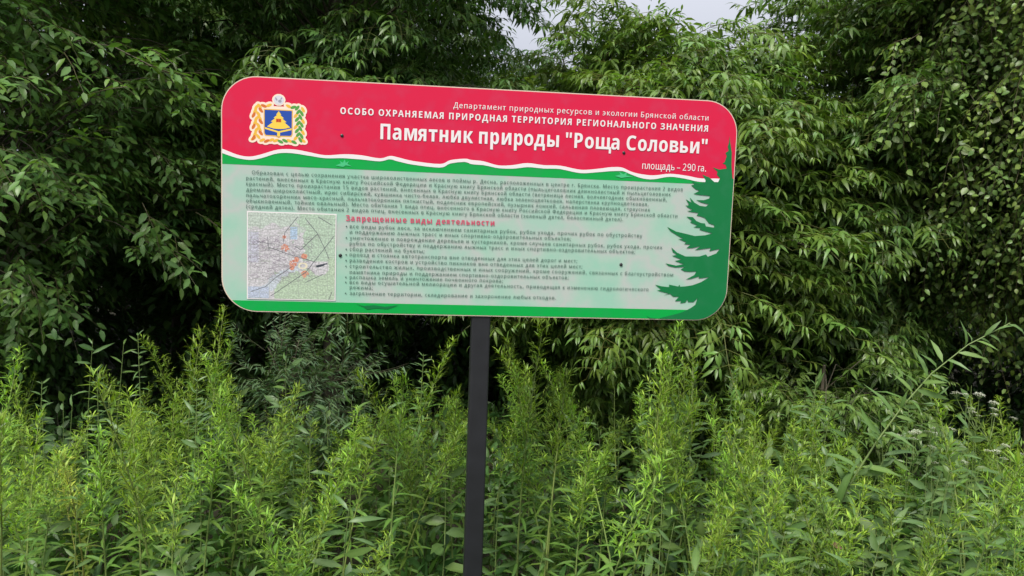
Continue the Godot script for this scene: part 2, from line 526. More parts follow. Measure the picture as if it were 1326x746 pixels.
func build_sign() -> void:
	var o := thing("information_sign", Vector3(SIGN_AT.x, 0, SIGN_AT.z), "red, white and green nature reserve information board on a black square post", "sign")
	o.rotation_degrees.y = SIGN_TURN
	# post: square tube with rounded edges, behind the board
	var hw := 0.0285
	var e := 0.006
	var ring := PackedVector2Array()
	for q in 4:
		var c: Vector2 = Vector2(hw - e, hw - e) * [Vector2(1, 1), Vector2(-1, 1), Vector2(-1, -1), Vector2(1, -1)][q]
		for k in 5:
			var a := PI / 2 * (q + k / 4.0)
			ring.append(c + Vector2(cos(a), sin(a)) * e)
	var b := MB.new()
	var zc := -0.0025 - hw
	for y in [-0.3, 1.88]:
		for p in ring: b.vert(Vector3(p.x - 0.004, y, p.y + zc), Color.WHITE)
	var n := ring.size()
	for k in n: b.quad(k, (k + 1) % n, n + (k + 1) % n, n + k)
	for k in range(1, n - 1): b.tri(n, n + k, n + k + 1)
	part("post", b.done(), mats.post, o)
	# the board
	var bd := MB.new()
	var outer := round_rect(0.0, 0.098)
	n = outer.size()
	bd.flat_poly(outer, 0.002, Color.WHITE)
	for z in [0.002, -0.0022]:
		for p in outer: bd.vert(Vector3(p.x, p.y, z), Color.WHITE)
	for k in n: bd.quad(n + k, n + (k + 1) % n, 2 * n + (k + 1) % n, 2 * n + k)
	var back := bd.v.size()
	for p in outer: bd.vert(Vector3(p.x, p.y, -0.0022), Color.WHITE)
	for k in range(1, n - 1): bd.tri(back, back + k, back + k + 1)
	var board := part("board", bd.done(), mats.board_edge, o, Transform3D(Basis(), Vector3(0, SIGN_AT.y, 0)))
	tag(board, "rounded panel printed red above pale green", "")
	var clip := round_rect(0.0028, 0.098)
	var z := 0.0024
	layer("pale_green_field", [clip], z, mats.pale, board)
	var band := PackedVector2Array()
	var wave := pairs([-0.0083, 0.2062, 0.0001, 0.2093, 0.0423, 0.2236, 0.0762, 0.2268, 0.1102, 0.2196, 0.1557, 0.2060, 0.2015, 0.2035, 0.2417, 0.2076, 0.2879, 0.2143, 0.3401, 0.2109, 0.3867, 0.2119, 0.4395, 0.2167, 0.4688, 0.2084, 0.4925, 0.2133, 0.5341, 0.2222, 0.6116, 0.2261, 0.6412, 0.2130, 0.6831, 0.2082, 0.7019, 0.2121, 0.7382, 0.2136, 0.7809, 0.2220, 0.8235, 0.2203, 0.8661, 0.2143, 0.9154, 0.2177, 0.9648, 0.2157, 1.0273, 0.2252, 1.0772, 0.2220, 1.1208, 0.2153, 1.1522, 0.2141, 1.1780, 0.2240, 1.2101, 0.2319, 1.2484, 0.2347, 1.2990, 0.2265, 1.3506, 0.2294, 1.3962, 0.2369, 1.4545, 0.2364, 1.5133, 0.2385])
	var smooth := PackedVector2Array()
	for k in wave.size() - 1:
		for q in 4:
			smooth.append(wave[k].cubic_interpolate(wave[k + 1], wave[maxi(k - 1, 0)], wave[mini(k + 2, wave.size() - 1)], q / 4.0))
	smooth.append(wave[wave.size() - 1])
	var lower := PackedVector2Array(smooth)
	for q in [uv2(1.52, 0.2487), uv2(-0.02, 0.2457)]: lower.append(q)
	layer("green_band", [lower], z + 0.0004, mats.green, board, clip)
	var bottom := PackedVector2Array([uv2(-0.02, 0.6314), uv2(1.52, 0.6314), uv2(1.52, 0.7), uv2(-0.02, 0.7)])
	layer("green_band", [bottom], z + 0.0004, mats.green, board, clip)
	var upper := PackedVector2Array(smooth)
	for q in [uv2(1.52, -0.02), uv2(-0.02, -0.02)]: upper.append(q)
	layer("red_header", [upper], z + 0.0008, mats.red, board, clip)
	var ribbon := PackedVector2Array()
	for k in smooth.size(): ribbon.append(smooth[k] + Vector2(0, 0.0052 + 0.0012 * sin(k * 0.37)))
	for k in range(smooth.size() - 1, -1, -1): ribbon.append(smooth[k] - Vector2(0, 0.0052 + 0.001 * sin(k * 0.53)))
	layer("white_wave_stripe", [ribbon], z + 0.0012, mats.white, board, clip)
	var fir := pairs([1.4761, 0.1015, 1.4755, 0.1215, 1.4724, 0.1340, 1.4758, 0.1461, 1.4665, 0.1527, 1.4710, 0.1618, 1.4657, 0.1805, 1.4594, 0.1839, 1.4695, 0.1881, 1.4734, 0.1988, 1.4509, 0.2028, 1.4295, 0.1975, 1.4448, 0.2093, 1.4438, 0.2186, 1.4542, 0.2290, 1.4486, 0.2417, 1.4371, 0.2406, 1.4201, 0.2273, 1.3986, 0.2204, 1.4092, 0.2355, 1.4096, 0.2416, 1.3921, 0.2470, 1.3666, 0.2412, 1.3762, 0.2501, 1.3660, 0.2532, 1.3803, 0.2645, 1.3935, 0.2686, 1.3747, 0.2787, 1.3943, 0.2810, 1.4268, 0.2829, 1.4241, 0.2908, 1.4082, 0.2961, 1.3839, 0.2970, 1.4022, 0.3041, 1.4235, 0.3080, 1.4159, 0.3154, 1.3963, 0.3136, 1.3795, 0.3049, 1.3641, 0.2899, 1.3698, 0.3052, 1.3515, 0.2950, 1.3621, 0.3102, 1.3537, 0.3158, 1.3660, 0.3130, 1.3516, 0.3141, 1.3607, 0.3208, 1.3756, 0.3273, 1.3569, 0.3307, 1.3731, 0.3335, 1.3936, 0.3351, 1.3883, 0.3437, 1.3986, 0.3447, 1.4150, 0.3498, 1.4277, 0.3649, 1.4457, 0.3705, 1.4447, 0.3779, 1.4195, 0.3750, 1.4160, 0.3661, 1.4028, 0.3652, 1.3878, 0.3592, 1.3769, 0.3483, 1.3565, 0.3476, 1.3747, 0.3596, 1.3691, 0.3640, 1.3930, 0.3731, 1.3803, 0.3792, 1.4037, 0.3798, 1.3997, 0.3856, 1.4414, 0.3955, 1.4183, 0.4019, 1.3862, 0.4052, 1.3596, 0.3996, 1.3272, 0.3935, 1.2988, 0.3804, 1.3097, 0.3927, 1.3307, 0.4047, 1.3518, 0.4153, 1.3343, 0.4153, 1.3611, 0.4249, 1.3541, 0.4308, 1.3747, 0.4316, 1.3622, 0.4433, 1.3826, 0.4413, 1.4071, 0.4349, 1.3889, 0.4482, 1.4179, 0.4431, 1.4398, 0.4396, 1.4345, 0.4497, 1.4679, 0.4416, 1.4570, 0.4561, 1.4312, 0.4668, 1.4248, 0.4599, 1.4047, 0.4667, 1.3608, 0.4680, 1.3338, 0.4569, 1.3154, 0.4418, 1.3206, 0.4558, 1.3342, 0.4639, 1.3184, 0.4672, 1.3496, 0.4777, 1.3280, 0.4825, 1.3578, 0.4917, 1.3332, 0.4966, 1.2993, 0.4904, 1.3100, 0.4986, 1.3306, 0.5023, 1.3626, 0.4995, 1.3485, 0.5075, 1.3604, 0.5134, 1.3761, 0.5142, 1.3982, 0.5124, 1.3923, 0.5239, 1.3658, 0.5386, 1.3826, 0.5356, 1.4083, 0.5273, 1.4060, 0.5338, 1.4399, 0.5291, 1.4146, 0.5450, 1.3890, 0.5550, 1.3683, 0.5589, 1.3501, 0.5606, 1.3471, 0.5543, 1.3436, 0.5602, 1.3146, 0.5551, 1.3151, 0.5627, 1.2903, 0.5607, 1.2706, 0.5562, 1.2909, 0.5709, 1.2780, 0.5737, 1.3017, 0.5795, 1.3149, 0.5817, 1.2996, 0.5884, 1.3188, 0.5829, 1.3298, 0.5916, 1.3480, 0.5912, 1.3358, 0.6054, 1.3553, 0.6037, 1.3531, 0.6114, 1.3687, 0.6086, 1.3747, 0.5995, 1.3777, 0.6071, 1.3948, 0.6067, 1.4071, 0.5936, 1.4006, 0.6155, 1.3880, 0.6248, 1.3728, 0.6333, 1.3523, 0.6421, 1.3111, 0.6532, 1.2855, 0.6601, 1.2619, 0.6580, 1.2486, 0.6519, 1.2622, 0.6623, 1.2754, 0.6667])
	for q in [uv2(1.3, 0.675), uv2(1.52, 0.675), uv2(1.52, 0.235), uv2(1.4935, 0.228), uv2(1.488, 0.19), uv2(1.4862, 0.15), uv2(1.479, 0.12)]: fir.append(q)
	layer("fir_silhouette", [fir], z + 0.0016, mats.fir, board, clip)
	# faint sprig prints on the green bands
	layer("twig_print", [pairs([0.315, 0.238, 0.330, 0.231, 0.326, 0.224, 0.336, 0.229, 0.341, 0.219, 0.344, 0.229, 0.353, 0.224, 0.349, 0.232, 0.362, 0.239, 0.344, 0.236, 0.337, 0.241])], z + 0.0016, mats.pale_sprig, board)
	layer("twig_print", [pairs([1.130, 0.235, 1.147, 0.230, 1.142, 0.222, 1.156, 0.229, 1.166, 0.222, 1.165, 0.232, 1.186, 0.236, 1.165, 0.237, 1.150, 0.240])], z + 0.0016, mats.pale_sprig, board)
	layer("twig_print", [pairs([0.378, 0.6345, 0.40, 0.640, 0.43, 0.637, 0.462, 0.641, 0.502, 0.6355, 0.47, 0.648, 0.44, 0.646, 0.41, 0.650, 0.40, 0.643])], z + 0.0016, mats.fir, board)
	build_emblem(board, z + 0.0016)
	# the map
	var mo := MB.new()
	mo.flat_poly(PackedVector2Array([uv2(0.0705, 0.3755), uv2(0.3200, 0.3755), uv2(0.3200, 0.6267), uv2(0.0705, 0.6267)]), z + 0.0016, Color.WHITE)
	var frame := part("map_frame", mo.done(), mats.white, board)
	var st := QuadMesh.new()
	st.size = Vector2(0.2440, 0.2456)
	var c := uv2(0.19525, 0.5011)
	tag(part("map_print", st, map_material(), board, Transform3D(Basis(), Vector3(c.x, c.y, z + 0.002))), "small printed road map with orange town blots", "")
	frame.set_meta("label", "white border of the small map")
	# lettering
	var tz := z + 0.0021
	print_line("lettering", "Департамент природных ресурсов и экологии Брянской области", 0.6461, 1.4070, 0.0597, 0.0150, mats.white, board, tz, false, 2)
	print_line("lettering", "ОСОБО ОХРАНЯЕМАЯ ПРИРОДНАЯ ТЕРРИТОРИЯ РЕГИОНАЛЬНОГО ЗНАЧЕНИЯ", 0.3270, 1.4075, 0.0926, 0.0185, mats.white, board, tz, true, 3)
	print_line("lettering", "Памятник природы \"Роща Соловьи\"", 0.4402, 1.4088, 0.1580, 0.0435, mats.white, board, tz, true)
	print_line("lettering", "площадь – 290 га.", 1.2118, 1.4090, 0.2108, 0.0200, mats.white, board, tz)
	var body := [
		[0.0841, 1.3406, 0.2715, "Образован с целью сохранения участка широколиственных лесов и поймы р. Десна, расположенных в центре г. Брянска. Место произрастания 2 видов"],
		[0.0685, 1.3043, 0.2878, "растений, внесенных в Красную книгу Российской Федерации и Красную книгу Брянской области (пыльцеголовник длиннолистный и пыльцеголовник"],
		[0.0685, 1.2932, 0.3036, "красный). Место произрастания 15 видов растений, внесенных в Красную книгу Брянской области (ветреница лесная, волчеягодник обыкновенный,"],
		[0.0685, 1.2374, 0.3197, "дремлик широколистный, ирис сибирский, кувшинка чисто-белая, любка двулистная, любка зеленоцветковая, наперстянка крупноцветковая,"],
		[0.0685, 1.2431, 0.3358, "пальчатокоренник мясо-красный, пальчатокоренник пятнистый, подлесник европейский, пузырник ломкий, сальвиния плавающая, страусник"],
		[0.0685, 1.3283, 0.3514, "обыкновенный, тайник овальный). Место обитания 1 вида птиц, внесенного в Красную книгу Российской Федерации и Красную книгу Брянской области"],
		[0.0685, 1.1615, 0.3674, "(средний дятел). Место обитания 2 видов птиц, внесенных в Красную книгу Брянской области (зеленый дятел, белоспинный дятел)."],
		[0.3576, 1.2226, 0.4145, "все виды рубок леса, за исключением санитарных рубок, рубок ухода, прочих рубок по обустройству", 1],
		[0.3578, 1.0059, 0.4304, "и поддержанию лыжных трасс и иных спортивно-оздоровительных объектов;"],
		[0.3580, 1.2868, 0.4474, "уничтожение и повреждение деревьев и кустарников, кроме случаев санитарных рубок, рубок ухода, прочих", 1],
		[0.3582, 1.2038, 0.4637, "рубок по обустройству и поддержанию лыжных трасс и иных спортивно-оздоровительных объектов;"],
		[0.3584, 0.5730, 0.4803, "сбор растений на букеты;", 1],
		[0.3586, 1.0276, 0.4960, "проезд и стоянка автотранспорта вне отведенных для этих целей дорог и мест;", 1],
		[0.3590, 1.0439, 0.5127, "разведение костров и устройство пикников вне отведенных для этих целей мест;", 1],
		[0.3592, 1.3255, 0.5295, "строительство жилых, производственных и иных сооружений, кроме сооружений, связанных с благоустройством", 1],
		[0.3594, 1.0040, 0.5466, "памятника природы и поддержанием спортивно-оздоровительных объектов;"],
		[0.3596, 0.8065, 0.5614, "распашка земель и уничтожение почвенного покрова;", 1],
		[0.3598, 1.2508, 0.5762, "все виды осушительной мелиорации и другая деятельность, приводящая к изменению гидрологического", 1],
		[0.3601, 0.4266, 0.5911, "режима;"],
		[0.3603, 0.9683, 0.6083, "загрязнение территории, складирование и захоронение любых отходов.", 1],
	]
	for l in body:
		print_line("lettering", l[3], l[0], l[1], l[2], 0.0101, mats.ink, board, tz, false, 3)
		if l.size() > 4: layer("bullet_point", [oval(0.3485, l[2] - 0.0045, 0.0021, 0.0021, 0, 8)], tz, mats.ink, board)
	print_line("lettering", "Запрещенные виды деятельности", 0.3464, 0.7756, 0.3941, 0.0165, mats.red_ink, board, tz, true, 3)
	# screws through the board
	var sc := MB.new()
	for k in 2:
		for s in 12:
			var a := TAU * s / 12
			sc.vert(Vector3(cos(a), sin(a), 0) * (0.0052 if k == 0 else 0.0042) + Vector3(0, 0, 0.0024 if k == 0 else 0.0052), Color.WHITE)
	for s in 12: sc.quad(s, (s + 1) % 12, 12 + (s + 1) % 12, 12 + s)
	var mid := sc.vert(Vector3(0, 0, 0.0042), Color.WHITE)
	for s in 12: sc.tri(mid, 12 + s, 12 + (s + 1) % 12)
	var screw := sc.done()
	for q in [[0.3323, 0.1530], [1.1541, 0.1658], [0.3317, 0.4944], [1.1627, 0.4986]]:
		var p := uv2(q[0], q[1])
		part("screw", screw, mats.screw, board, Transform3D(Basis(), Vector3(p.x, p.y, 0)))
	# flat bars that carry the board across the post
	for y in [SIGN_AT.y + 0.168, SIGN_AT.y - 0.168]:
		var bar := BoxMesh.new()
		bar.size = Vector3(0.90, 0.03, 0.012)
		part("crossbar", bar, mats.post, o, Transform3D(Basis(), Vector3(0, y, -0.0025 - 0.057 - 0.0065)))


func build_emblem(board: Node, z: float) -> void:
	var cream: Material = mats.cream
	var gold := gloss_print(Color8(226, 176, 66))
	var amber := gloss_print(Color8(205, 110, 48))
	var leaf_green := gloss_print(Color8(84, 150, 66))
	var blue := gloss_print(Color8(38, 74, 160))
	var halo := []
	var g := []
	var am := []
	var gr := []
	var spots := []
	for k in 9:
		var v := 0.082 + k * 0.0105
		for s in 2:
			var wob := 0.004 * sin(k * 2.1 + s)
			spots.append([0.1045 - 0.0125 * s + wob, v + 0.004 * s, 60.0 if s else -50.0, 0])
			spots.append([0.2075 + 0.0125 * s + wob, v + 0.004 * s, -60.0 if s else 50.0, 1])
	for k in 8:
		var u := 0.112 + k * 0.0125
		spots.append([u, 0.1755 + 0.002 * sin(k * 2.0), 25.0 if k < 4 else -25.0, 0 if k < 4 else 1])
	for q in [[0.088, 0.172, 30.0, 0], [0.224, 0.172, -30.0, 1], [0.116, 0.0805, -20.0, 0], [0.130, 0.0785, 25.0, 0], [0.184, 0.0785, -25.0, 1], [0.197, 0.0805, 20.0, 1]]: spots.append(q)
	for k in spots.size():
		var s: Array = spots[k]
		halo.append(oval(s[0], s[1], 0.0145, 0.0102, s[2]))
		var o := oval(s[0], s[1], 0.0088, 0.0042, s[2], 10)
		if s[3] == 1 and k % 3 != 0: gr.append(o)
		elif k % 3 == 1: am.append(o)
		else: g.append(o)
	halo.append(oval(0.157, 0.062, 0.0185, 0.0165))
	halo.append(PackedVector2Array([uv2(0.1, 0.08), uv2(0.212, 0.08), uv2(0.212, 0.176), uv2(0.1, 0.176)]))
	var e := MeshInstance3D.new()
	var b := MB.new()
	for k in halo.size(): b.flat_poly(halo[k], z + 0.0000004 * k, Color.WHITE)
	e.name = "coat_of_arms"
	e.mesh = b.done()
	e.material_override = cream
	tag(e, "crest with yellow fir on blue shield in a leaf wreath", "")
	board.add_child(e, true)
	var put := func(shapes: Array, zz: float, m: Material) -> void:
		var q := MB.new()
		for k in shapes.size(): q.flat_poly(shapes[k], zz + 0.000001 * k, Color.WHITE)
		var made := part("crest_print", q.done(), m, board)
		if shapes.size() > 1: made.set_meta("kind", "stuff")
	put.call(g, z + 0.00015, gold)
	put.call(am, z + 0.00022, amber)
	put.call(gr, z + 0.00029, leaf_green)
	put.call([oval(0.157, 0.0625, 0.0145, 0.0130), ], z + 0.00015, gloss_print(Color8(206, 206, 214)))
	put.call([oval(0.160, 0.0655, 0.0048, 0.0042), oval(0.150, 0.060, 0.0022, 0.0052, 30), oval(0.164, 0.058, 0.0018, 0.0040, -30)], z + 0.00022, gloss_print(Color8(150, 150, 165)))
	put.call([pairs([0.116, 0.0885, 0.1955, 0.0885, 0.1955, 0.156, 0.192, 0.163, 0.165, 0.1635, 0.157, 0.168, 0.149, 0.1635, 0.120, 0.163, 0.116, 0.156])], z + 0.00032, gold)
	put.call([pairs([0.1185, 0.091, 0.193, 0.091, 0.193, 0.155, 0.190, 0.1605, 0.164, 0.161, 0.157, 0.165, 0.150, 0.161, 0.122, 0.1605, 0.1185, 0.155])], z + 0.0004, blue)
	put.call([pairs([0.157, 0.093, 0.164, 0.103, 0.1615, 0.104, 0.171, 0.112, 0.167, 0.1135, 0.1785, 0.1225, 0.173, 0.124, 0.189, 0.137, 0.170, 0.142, 0.157, 0.1425, 0.144, 0.142, 0.125, 0.137, 0.141, 0.124, 0.1355, 0.1225, 0.147, 0.1135, 0.143, 0.112, 0.1525, 0.104, 0.150, 0.103]),
		pairs([0.1195, 0.139, 0.157, 0.149, 0.1925, 0.139, 0.1925, 0.144, 0.161, 0.1525, 0.161, 0.162, 0.157, 0.164, 0.153, 0.162, 0.153, 0.1525, 0.1195, 0.144])], z + 0.00048, gloss_print(Color8(236, 200, 78)))
	put.call([pairs([0.1495, 0.114, 0.164, 0.114, 0.164, 0.124, 0.1495, 0.124])], z + 0.00056, gloss_print(Color8(214, 116, 42)))
	put.call([pairs([0.1512, 0.1155, 0.1565, 0.1155, 0.1565, 0.1225, 0.1512, 0.1225]), pairs([0.158, 0.1155, 0.1625, 0.1155, 0.1625, 0.1225, 0.158, 0.1225])], z + 0.00064, gloss_print(Color8(180, 58, 34)))


func line_on(im: Image, a: Vector2, b: Vector2, col: Color, w := 1) -> void:
	var n := int(a.distance_to(b)) + 1
	for k in n + 1:
		var p := a.lerp(b, float(k) / n)
		im.fill_rect(Rect2i(int(p.x), int(p.y), w, w), col)


func map_material() -> StandardMaterial3D:
	var n := 320
	var im := Image.create(n, n, false, Image.FORMAT_RGBA8)
	var f := FastNoiseLite.new()
	f.frequency = 0.012
	f.seed = 5
	var fine := FastNoiseLite.new()
	fine.frequency = 0.11
	fine.seed = 9
	for y in n:
		for x in n:
			var u := float(x) / n
			var v := float(y) / n
			var w := f.get_noise_2d(x, y) * 0.25
			var c := Color8(196, 190, 196)
			if v + u * 0.15 + w < 0.22: c = Color8(178, 192, 178)
			if u + w > 0.60 and v < 0.55: c = Color8(164, 190, 162)
			if u * 0.9 + v + w > 1.42 or (v + w * 0.5 > 0.70 and u > 0.30): c = Color8(166, 190, 156)
			if absf(v - (1.0 - 0.62 * u) + w * 0.4 + 0.02) < 0.06 and u < 0.6: c = Color8(188, 196, 208)
			if u < 0.12 and v > 0.22 and v < 0.58: c = Color8(184, 182, 200)
			if v > 0.86 and u < 0.24: c = Color8(172, 182, 208)
			if u > 0.48 and u < 0.56 and v > 0.15 and v < 0.30: c = Color8(158, 184, 214)
			var k := 1.0 + fine.get_noise_2d(x, y) * 0.22
			im.set_pixel(x, y, Color(lerpf(c.r, 0.7, 0.3) * k, lerpf(c.g, 0.72, 0.3) * k, lerpf(c.b, 0.71, 0.3) * k))
	var r := RandomNumberGenerator.new()
	r.seed = 77
	for k in 420:
		var p := Vector2(r.randf() * 0.75, 0.28 + r.randf() * 0.5) * n
		line_on(im, p, p + Vector2(r.randf_range(-30, 30), r.randf_range(-16, 16)), Color8(124, 114, 126))
	for k in 110:
		var p := Vector2(r.randf(), r.randf()) * n
		line_on(im, p, p + Vector2(r.randf_range(-60, 60), r.randf_range(-8, 8)) * (1.0 if k % 2 else 0.8), Color8(134, 142, 130))
	for k in 9:
		line_on(im, Vector2(0, (k + 0.3) * n / 9.0), Vector2(n, (k + 0.5) * n / 9.0), Color8(150, 156, 150))
		line_on(im, Vector2((k + 0.3) * n / 9.0, 0), Vector2((k + 0.2) * n / 9.0, n), Color8(150, 156, 150))
	for q in [[0.42, 0.40, 0.055], [0.51, 0.58, 0.05], [0.55, 0.53, 0.035], [0.65, 0.70, 0.05], [0.64, 0.49, 0.04], [0.41, 0.27, 0.02], [0.50, 0.63, 0.03]]:
		for k in 46:
			var a := r.randf() * TAU
			var d: float = sqrt(r.randf()) * q[2] * n * 0.8
			im.fill_rect(Rect2i(int(q[0] * n + cos(a) * d), int(q[1] * n + sin(a) * d), 4, 4), Color8(204, 142, 118) if k % 3 else Color8(180, 112, 96))
	for k in 40:
		var a := r.randf() * TAU
		im.fill_rect(Rect2i(int(0.62 * n + cos(a) * 14), int(0.60 * n + sin(a) * 10), 6, 5), Color8(214, 206, 178))
	var dark := Color8(96, 98, 102)
	for q in [[0.56, 0.04, 0.42, 0.22], [0.42, 0.22, 0.40, 0.34], [0.65, 0.05, 0.79, 0.22], [0.79, 0.22, 0.88, 0.40], [0.98, 0.25, 0.76, 0.55], [0.79, 0.23, 0.60, 0.42], [0.60, 0.42, 0.54, 0.38], [0.76, 0.55, 0.66, 0.68], [0.66, 0.68, 0.26, 0.97], [0.22, 0.28, 0.24, 0.44], [0.24, 0.40, 0.42, 0.46], [0.42, 0.46, 0.56, 0.50], [0.56, 0.50, 0.78, 0.56], [0.5, 0.62, 0.33, 0.74], [0.33, 0.74, 0.20, 0.86], [0.20, 0.86, 0.04, 0.92], [0.1, 0.34, 0.3, 0.36], [0.88, 0.40, 0.93, 0.52], [0.66, 0.80, 0.86, 0.70], [0.80, 0.03, 0.96, 0.12], [0.97, 0.9, 0.93, 1.0]]:
		line_on(im, Vector2(q[0], q[1]) * n, Vector2(q[2], q[3]) * n, dark, 2)
	for q in [[0.78, 0.60, 0.90, 0.57], [0.79, 0.61, 0.86, 0.59]]:
		line_on(im, Vector2(q[0], q[1]) * n, Vector2(q[2], q[3]) * n, Color8(60, 66, 74), 4)
	var m := gloss_print(Color.WHITE)
	m.albedo_texture = ImageTexture.create_from_image(im)
	return m


# ---------------------------------------------------------------- the scene
func _ready() -> void:
	rng.seed = 20240711
	# camera
	cam = Camera3D.new()
	cam.name = "camera"
	cam.transform = Transform3D(Basis(Vector3.RIGHT, deg_to_rad(-5.787)) * Basis(Vector3.BACK, deg_to_rad(2.034)), eye)
	cam.fov = rad_to_deg(2.0 * atan(373.0 / 1000.0))
	cam.near = 0.05
	cam.far = 400.0
	add_child(cam)
	# overcast sky
	var env := Environment.new()
	env.background_mode = Environment.BG_SKY
	env.tonemap_mode = Environment.TONE_MAPPER_LINEAR
	env.tonemap_exposure = 1.74
	env.sdfgi_enabled = true
	env.ssao_enabled = true
	env.ssil_enabled = true
	var sky := ProceduralSkyMaterial.new()
	sky.sky_top_color = Color(1.21, 1.225, 1.26)
	sky.sky_horizon_color = Color(0.525, 0.54, 0.585)
	sky.sky_curve = 1.2
	sky.sky_energy_multiplier = 1.0
	sky.ground_bottom_color = Color(0.2, 0.22, 0.17)
	sky.ground_horizon_color = Color(0.5, 0.52, 0.5)
	env.sky = Sky.new()
	env.sky.sky_material = sky
	var we := WorldEnvironment.new()
	we.name = "world_environment"
	we.environment = env
	add_child(we)
	var sun := DirectionalLight3D.new()
	sun.name = "sun"
	sun.light_energy = 0.8
	sun.light_angular_distance = 18.0
	sun.light_color = Color(1.0, 0.975, 0.93)
	sun.shadow_enabled = true
	sun.sky_mode = DirectionalLight3D.SKY_MODE_LIGHT_ONLY
	sun.transform = Transform3D(Basis.looking_at(Vector3(0.3, -1.0, -0.6)), Vector3(0, 20, 0))
	add_child(sun)

	# materials
	mats.red = worn_print(Color8(208, 24, 66), Color8(203, 38, 74), 11)
	mats.green = worn_print(Color8(0, 158, 66), Color8(18, 154, 72), 12)
	mats.fir = worn_print(Color8(14, 112, 60), Color8(26, 114, 66), 13)
	mats.pale_sprig = gloss_print(Color8(70, 184, 122))
	mats.white = gloss_print(Color8(226, 220, 220))
	mats.cream = gloss_print(Color8(240, 216, 196))
	mats.ink = gloss_print(Color8(70, 98, 88))
	mats.red_ink = gloss_print(Color8(200, 78, 104))
	mats.pale = gloss_print(Color.WHITE)
	mats.pale.albedo_texture = noise_texture(0.006, ramp([Color8(146, 190, 169), Color8(162, 189, 174), Color8(176, 184, 178), Color8(156, 189, 173)], [0.2, 0.45, 0.62, 0.85]), 512, 5, 4)
	mats.pale.uv1_triplanar = true
	mats.pale.uv1_scale = Vector3.ONE * 1.3
	mats.board_edge = plain(Color8(214, 196, 176), 0.5)
	mats.screw = plain(Color8(38, 40, 42), 0.4)
	mats.post = plain(Color.WHITE, 0.5)
	mats.post.albedo_texture = noise_texture(0.02, ramp([Color8(26, 27, 30), Color8(35, 36, 40)]), 256, 5, 8)
	mats.post.uv1_triplanar = true
	mats.post.uv1_scale = Vector3.ONE * 2.0
	mats.bark = plain(Color.WHITE, 0.85)
	mats.bark.albedo_texture = noise_texture(0.03, ramp([Color8(52, 46, 38), Color8(92, 84, 70), Color8(74, 78, 58)]), 256, 5, 3)
	mats.bark.uv1_triplanar = true
	mats.bark.uv1_scale = Vector3(6, 1.5, 6)

	# ground
	var gm := plain(Color.WHITE, 0.95)
	gm.albedo_texture = noise_texture(0.02, ramp([Color8(38, 34, 26), Color8(52, 50, 34), Color8(64, 70, 40)]), 512, 5, 2)
	gm.uv1_triplanar = true
	gm.uv1_scale = Vector3.ONE * 0.4
	var pm := PlaneMesh.new()
	pm.size = Vector2(240, 240)
	var ground := part("ground", pm, gm, self)
	ground.set_meta("kind", "structure")
	make_twigs()
	make_goldenrods()
	build_trees()
	build_sign()
	build_herbs()


